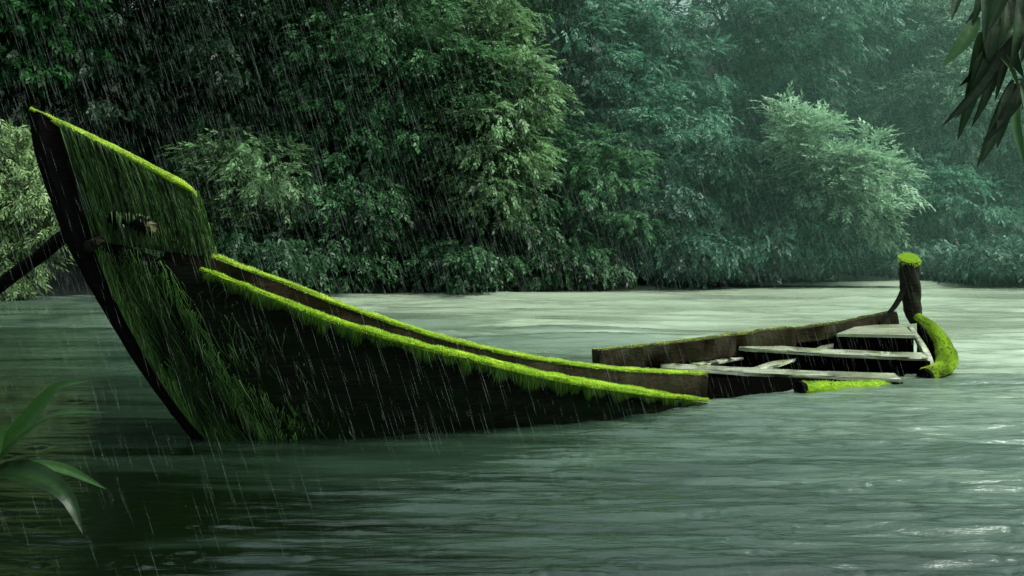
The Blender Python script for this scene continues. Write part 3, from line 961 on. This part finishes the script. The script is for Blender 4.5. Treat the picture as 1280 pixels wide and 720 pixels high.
# ------------------------------------------------------------------ the setting: banks, river bed, water
xs = np.concatenate([np.linspace(-120, -34, 14), np.linspace(-32, 32, 90), np.linspace(34, 120, 14)])
ys = np.concatenate([np.linspace(14, 36, 70), np.linspace(38, 160, 20)])
GX, GY = np.meshgrid(xs, ys, indexing='ij')
GZ = ground_z(GX, GY)
rgn = np.random.default_rng(5)
GZ = GZ + np.where(GY - shore(GX) > 0.4, 0.12 * np.sin(GX * 1.7 + 2 * np.sin(GY * 0.9)) + 0.1 * np.sin(GY * 2.3 + GX), 0)
o = obj('far_bank', np.stack([GX, GY, GZ], -1).reshape(-1, 3), grid_faces(len(xs), len(ys))[:, ::-1], M['soil'])
o['kind'] = 'structure'
# river bed and near bank as one sheet
xs = np.linspace(-60, 60, 60)
ys = np.linspace(-30, 15, 60)
GX, GY = np.meshgrid(xs, ys, indexing='ij')
GZ = -1.2 + 1.9 / (1 + np.exp(np.clip((GY - 0.2) * 2.2, -40, 40))) + 1.6 / (1 + np.exp(np.clip((GX + 2.6) * 3.0 + (GY - 1.0) * 2.0, -40, 40))) * 1.0
GZ = np.minimum(GZ, 0.45)
o = obj('near_bank', np.stack([GX, GY, GZ], -1).reshape(-1, 3), grid_faces(60, 60)[:, ::-1], M['soil'])
o['kind'] = 'structure'

# water surface: fan-shaped sheet of real waves
NR, NC = 900, 640
sp_ = np.interp(np.linspace(0, 1, NR), [0, 0.25, 0.6, 1], [0.012, 0.02, 0.03, 0.05])
yy = np.cumsum(sp_)
yy = 1.0 + (yy - yy[0]) / (yy[-1] - yy[0]) * 23.5
cc = np.linspace(-1, 1, NC)
cc = np.sign(cc) * (0.75 * np.abs(cc) + 0.25 * np.abs(cc) ** 3)
WY = np.repeat(yy[:, None], NC, 1)
WX = (0.62 * WY + 3.5) * cc[None, :]
rg = np.random.default_rng(99)
H = np.zeros_like(WX)
for i in range(64):
    lam = 0.075 * (1.9 / 0.075) ** (i / 63.0)
    th = rg.normal(math.radians(86), math.radians(13))
    kx, ky = 2 * PI / lam * math.cos(th), 2 * PI / lam * math.sin(th)
    ph = rg.uniform(0, 2 * PI)
    slope = 0.040 if lam < 0.34 else 0.011
    warp = 0.18 * lam * np.sin(WX * 0.9 / lam ** 0.5 + i) 
    if lam > 0.45:
        th_f = np.interp(WY, [9, 14], [1.0, 4.0])
        H += (th_f - 1) * 1.4 * slope * lam / (2 * PI) * np.sin(kx * 0.6 * WX + ky * WY + ph)
    H += slope * lam / (2 * PI) * np.sin(kx * WX + ky * (WY + warp) + ph)
# calmer in the lee of the boat and close to the left, livelier to the right
calm = 1 / (1 + np.exp(-(WX + 0.9 + 0.10 * (WY - 6)) * 1.3))
calm = 0.16 + 1.15 * calm
farw = np.interp(WY, [11, 14], [0, 1])
calm = calm * (1 - farw) + farw * (0.95)
band = 0.5 + 0.5 * np.sin(WY * 2.1 + 1.2 * np.sin(WX * 0.35) + 0.6 * np.sin(WX * 0.9 + WY)) * np.sin(WY * 0.83 + 0.7 * np.sin(WX * 0.22 + 1))
patch = 0.5 + 0.5 * np.sin(WX * 0.75 + 1.3 * np.sin(WY * 0.55) + 0.5) * np.sin(WY * 0.9 + 1.1 * np.sin(WX * 0.6))
amp = calm * (0.55 + 0.45 * band + 0.45 * patch)
q1 = np.sin(WY * 1.55 + 1.6 * np.sin(WX * 0.28 + 0.4) + 0.5 * np.sin(WX * 0.83 + WY * 0.7)) + 0.6 * np.sin(WY * 2.9 + 1.2 * np.sin(WX * 0.41 + 2) + 1)
slick = 1 / (1 + np.exp(-(q1 - 0.55) * 6.0))          # smooth streaks that mirror the dark trees
amp = amp * (1 - farw * slick * 0.86)
H *= amp
# raindrop rings
for i in range(520):
    py_ = rg.uniform(4.2, 19)
    px_ = rg.uniform(-0.48, 0.48) * py_
    r0 = rg.uniform(0.02, 0.10)
    iy0, iy1 = np.searchsorted(yy, [py_ - 0.2, py_ + 0.2])
    sx, sy = WX[iy0:iy1], WY[iy0:iy1]
    rr_ = np.sqrt((sx - px_) ** 2 + (sy - py_) ** 2)
    H[iy0:iy1] += 0.006 * np.exp(-((rr_ - r0) / 0.016) ** 2) * (1 if i % 2 else -0.8) + 0.004 * np.exp(-((rr_ - r0 * 0.4) / 0.012) ** 2)
Vw = np.stack([WX, WY, H], -1).reshape(-1, 3)
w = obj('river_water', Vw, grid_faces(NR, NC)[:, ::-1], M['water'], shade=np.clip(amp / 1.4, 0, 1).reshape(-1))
w['kind'] = 'structure'

# ------------------------------------------------------------------ foreground leaves
def leaf_blade(pts, width, fold, twist_axis, n=18):
    """A lanceolate leaf along pts, folded at the midrib: V, F, shade."""
    P = spline(pts, n)
    T = np.gradient(P, axis=0)
    T /= np.linalg.norm(T, axis=1)[:, None]
    S = np.cross(T, np.asarray(twist_axis, float)[None, :])
    S /= np.linalg.norm(S, axis=1)[:, None]
    N = np.cross(S, T)
    t = np.linspace(0, 1, n)
    w = width * np.sin(np.clip(t * 0.97 + 0.03, 0, 1) ** 0.75 * PI) ** 0.85 * 0.5
    cols = []
    for c in (-1, -0.5, 0, 0.5, 1):
        cols.append(P + S * (w * c)[:, None] + N * (w * abs(c) * fold + 0.04 * w * np.sin(t * 40) * abs(c))[:, None])
    V = np.stack(cols, 1)
    sh = np.stack([0.45 + 0.15 * np.sin(t * 3) + (0.22 if c == 2 else 0) for c in range(5)], 1)
    return V.reshape(-1, 3), grid_faces(n, 5), sh.reshape(-1)


# plant on the near bank, left foreground
D0 = 2.6
base = at(-150, 900, D0)
plant = empty('leafy_plant', (base[0], base[1], 0.0), 'young plant with long arching leaves reaching in at the lower left edge', 'plant')
node0 = at(-22, 588, D0)
stemp = spline([[base[0], base[1], -0.1], (np.array([base[0], base[1], 0.0]) + node0) / 2 + np.array([0.03, 0, 0.0]), node0, at(-6, 560, D0)], 16)
V, Fc = sweep(stemp, circ(0.012, 8), np.linspace(1.2, 0.6, 16), up=(0, -1, 0))
obj('stem', V, Fc, M['leaf_near'], plant, np.full(len(V), 0.3))
for pts, wd, fold, ax, s in (
        ([(-15, 585, 2.6), (30, 530, 2.58), (70, 487, 2.56), (112, 476, 2.52)], 0.034, 0.6, (0.5, -0.7, 0.6), 0.45),
        ([(-15, 592, 2.6), (30, 545, 2.54), (75, 519, 2.50), (134, 516, 2.46)], 0.032, 0.5, (0.1, -0.35, 1), 0.0),
        ([(-20, 592, 2.6), (30, 592, 2.5), (80, 618, 2.42), (104, 668, 2.40)], 0.060, 0.3, (0.5, -0.9, 0.8), -0.4),
        ([(0, 590, 2.65), (45, 583, 2.66), (85, 590, 2.66), (134, 612, 2.64)], 0.030, 0.45, (0.1, -0.6, 1), -0.1),
        ([(-25, 590, 2.62), (8, 548, 2.64), (40, 512, 2.66), (72, 490, 2.66)], 0.024, 0.5, (0.4, -0.8, 0.5), 0.25),
        ([(-30, 600, 2.6), (-12, 570, 2.55), (0, 545, 2.5), (10, 528, 2.48)], 0.045, 0.3, (0.2, -1, 0.2), 0.4)):
    V, Fc, S = leaf_blade([at(*p) for p in pts], wd, fold, ax)
    obj('leaf', V, Fc, M['leaf_near'], plant, S + s)

# branch of hanging leaves, top right
hb = at(1300, -120, 3.4)
branch = empty('hanging_branch', hb, 'branch of long dark hanging leaves dangling into the upper right corner', 'branch')
TW = MB()
for pts in ([(1420, -420, 3.6), (1300, -120, 3.4), (1252, -20, 3.35), (1236, 60, 3.32)],
            [(1300, -120, 3.4), (1275, 0, 3.4), (1262, 70, 3.38), (1272, 105, 3.36)],
            [(1252, -20, 3.35), (1222, 10, 3.33), (1208, 30, 3.32)]):
    pth = spline([at(*p) for p in pts], 16)
    V, Fc = sweep(pth, circ(0.006, 6), np.linspace(1.3, 0.5, 16), up=(0, -1, 0))
    TW.add(V, Fc)
TW.build('twig', M['bark'], branch)
HL = [  # root, middle, tip, width px, shade
    ((1203, -25), (1194, 5), (1189, 26), 20, -0.15), ((1222, 22), (1205, 52), (1178, 84), 30, 0.75),
    ((1226, 40), (1216, 110), (1196, 178), 30, -0.1), ((1238, 60), (1224, 85), (1212, 130), 26, 0.1),
    ((1270, 108), (1248, 150), (1226, 205), 36, -0.15), ((1266, 100), (1240, 165), (1220, 212), 20, -0.2),
    ((1272, 106), (1268, 150), (1282, 215), 22, 0.3), ((1272, 106), (1290, 130), (1310, 160), 22, 0.4),
    ((1272, 100), (1296, 106), (1330, 110), 18, 0.3), ((1246, 10), (1236, 50), (1240, 100), 34, -0.2),
    ((1258, 0), (1256, 40), (1246, 90), 36, -0.25), ((1274, -10), (1270, 40), (1262, 90), 34, -0.2),
    ((1290, -20), (1284, 30), (1276, 80), 34, -0.15), ((1236, 55), (1250, 68), (1272, 72), 16, 0.15),
    ((1244, -40), (1228, -5), (1214, 36), 22, -0.2), ((1262, -40), (1250, 0), (1232, 44), 28, -0.15),
    ((1300, 40), (1290, 90), (1276, 140), 26, -0.1), ((1284, 20), (1262, 40), (1248, 62), 18, 0.25),
    ((1272, 106), (1262, 84), (1248, 70), 12, 0.4),
    ((1240, -30), (1246, 20), (1254, 66), 30, -0.25), ((1282, -30), (1290, 20), (1296, 70), 34, -0.25),
    ((1252, 20), (1262, 62), (1280, 98), 30, -0.3), ((1268, -40), (1278, -5), (1284, 44), 34, -0.3),
    ((1250, -30), (1262, 8), (1268, 52), 30, -0.3), ((1228, -30), (1232, 8), (1230, 56), 20, -0.2),
    ((1240, 60), (1234, 110), (1214, 160), 24, -0.25), ((1268, 104), (1256, 140), (1246, 186), 28, -0.3),
    ((1276, 104), (1288, 150), (1300, 200), 20, 0.1), ((1290, 60), (1284, 100), (1290, 150), 26, -0.2),
    ((1256, 50), (1246, 78), (1242, 116), 22, -0.2)]
rg = np.random.default_rng(61)
for q in range(15):
    xx, yy_ = rg.uniform(1226, 1306), rg.uniform(-50, 75)
    ln, an = rg.uniform(70, 120), rg.normal(-0.28, 0.3)
    HL.append(((xx, yy_), (xx + ln * 0.5 * math.sin(an) + rg.normal(0, 5), yy_ + ln * 0.5), (xx + ln * math.sin(an) * 1.1, yy_ + ln), rg.uniform(15, 26), rg.choice([-0.45, -0.4, -0.35, -0.2, 0.1])))
for r0, m0, t0, wp, s in HL:
    dd = 3.35 + rg.normal(0, 0.06)
    pts = [at(*r0, dd), at(*m0, dd - 0.03), at(*t0, dd - 0.05)]
    V, Fc, S = leaf_blade(pts, 0.62 * wp / F * dd, 0.45, nrm([rg.normal(0.1, 0.3), -1, rg.normal(0.1, 0.3)]))
    obj('leaf', V, Fc, M['leaf_bamboo'], branch, S + s - 0.12)

# ------------------------------------------------------------------ rain: slender falling drops through the whole air volume
rg = np.random.default_rng(303)
n = 26000
d = 4.0 + 16.5 * rg.random(n) ** 0.6
x = rg.uniform(-0.5, 0.5, n) * d
z = CAM_H + rg.uniform(-0.36, 0.2, n) * d
ok = z > 0.02
d, x, z = d[ok], x[ok], z[ok]
n = len(d)
fall = nrm([0.30, 0.05, -1.0])
L = rg.uniform(0.05, 0.30, n)
W = rg.uniform(0.0008, 0.0026, n) * np.interp(d, [3, 20], [0.5, 1.9])
c = np.stack([x, d, z], 1)
c2 = c + (fall + rg.normal(0, 0.02, (n, 3))) * L[:, None]
ax1 = nrm(np.cross(fall, [0, 1, 0]))
ax2 = np.cross(fall, ax1)
mid = (c + c2) / 2
Vr = np.stack([c] + [mid * 0.6 + c2 * 0.4 + (ax1 * math.cos(a) + ax2 * math.sin(a)) * W[:, None] for a in (0.3, 0.3 + 2 * PI / 3, 0.3 + 4 * PI / 3)] + [c2], 1)
b5 = (np.arange(n) * 5)[:, None]
tri = np.array([(0, 1, 2), (0, 2, 3), (0, 3, 1), (4, 2, 1), (4, 3, 2), (4, 1, 3)])
Fr = (b5[:, None, :] + tri[None]).reshape(-1, 3)
r_ = obj('rain', Vr.reshape(-1, 3), Fr, M['rain'])
r_['kind'] = 'stuff'
r_['label'] = 'slanting streaks of falling rain over the river'
r_['category'] = 'rain'

# ------------------------------------------------------------------ mist over the far bank, thicker to the right
def mist(name, poly, z0, z1, mat):
    V = [(x, y, z0) for x, y in poly] + [(x, y, z1) for x, y in poly]
    k = len(poly)
    Fc = [tuple(range(k - 1, -1, -1)), tuple(range(k, 2 * k))] + [(i, (i + 1) % k, k + (i + 1) % k, k + i) for i in range(k)]
    o = obj(name, V, Fc, mat, smooth=False)
    o['kind'] = 'stuff'
    return o


o = mist('mist', [(-4, 26.0), (1.0, 21.0), (5, 17.0), (26, 15.0), (40, 34), (-4, 34)], 0.3, 8.5, mist_material('rain_mist', 0.0085, (0.50, 0.90, 0.78)))
o['label'] = 'blue-green rain mist hanging before the trees on the right'
o['category'] = 'mist'

# ------------------------------------------------------------------ world, sun, camera
SUN_EL, SUN_AZ = math.radians(53), math.radians(90)   # azimuth from +Y towards +X
world = bpy.data.worlds.new('World')
scene.world = world
world.use_nodes = True
nt = world.node_tree
bg = nt.nodes['Background']
sky = nt.nodes.new('ShaderNodeTexSky')
sky.sky_type = 'NISHITA'
sky.sun_disc = False
sky.sun_elevation = SUN_EL
sky.sun_rotation = SUN_AZ
sky.air_density = 1.0
sky.dust_density = 6.0
sky.ozone_density = 1.0
hs = nt.nodes.new('ShaderNodeHueSaturation')
hs.inputs['Saturation'].default_value = 0.35
nt.links.new(sky.outputs[0], hs.inputs['Color'])
mx = nt.nodes.new('ShaderNodeMix')
mx.data_type = 'RGBA'
mx.blend_type = 'MULTIPLY'
mx.inputs['Factor'].default_value = 1.0
mx.inputs['B'].default_value = (0.92, 1.26, 1.08, 1)
nt.links.new(hs.outputs[0], mx.inputs['A'])
nt.links.new(mx.outputs['Result'], bg.inputs['Color'])
bg.inputs['Strength'].default_value = 0.15

sd = bpy.data.lights.new('sun', 'SUN')
sd.energy = 3.2
sd.angle = math.radians(25)
sd.color = (1.0, 0.97, 0.88)
so = bpy.data.objects.new('sun', sd)
COL.objects.link(so)
to_sun = Vector((math.sin(SUN_AZ) * math.cos(SUN_EL), math.cos(SUN_AZ) * math.cos(SUN_EL), math.sin(SUN_EL)))
so.rotation_euler = to_sun.to_track_quat('Z', 'Y').to_euler()
so.location = (10, 5, 20)

cd = bpy.data.cameras.new('camera')
cd.sensor_width = 36
cd.lens = F / 1280 * 36
cd.shift_y = -130 / 1280
cd.clip_start = 0.1
cd.clip_end = 500
co = bpy.data.objects.new('camera', cd)
COL.objects.link(co)
co.location = (0, 0, CAM_H)
co.rotation_euler = (PI / 2, 0, 0)
scene.camera = co

scene.render.engine = 'CYCLES'
scene.cycles.use_denoising = True
scene.cycles.max_bounces = 6
scene.cycles.transparent_max_bounces = 12
scene.cycles.volume_bounces = 1
scene.view_settings.view_transform = 'Standard'
scene.view_settings.look = 'None'
scene.view_settings.exposure = 0
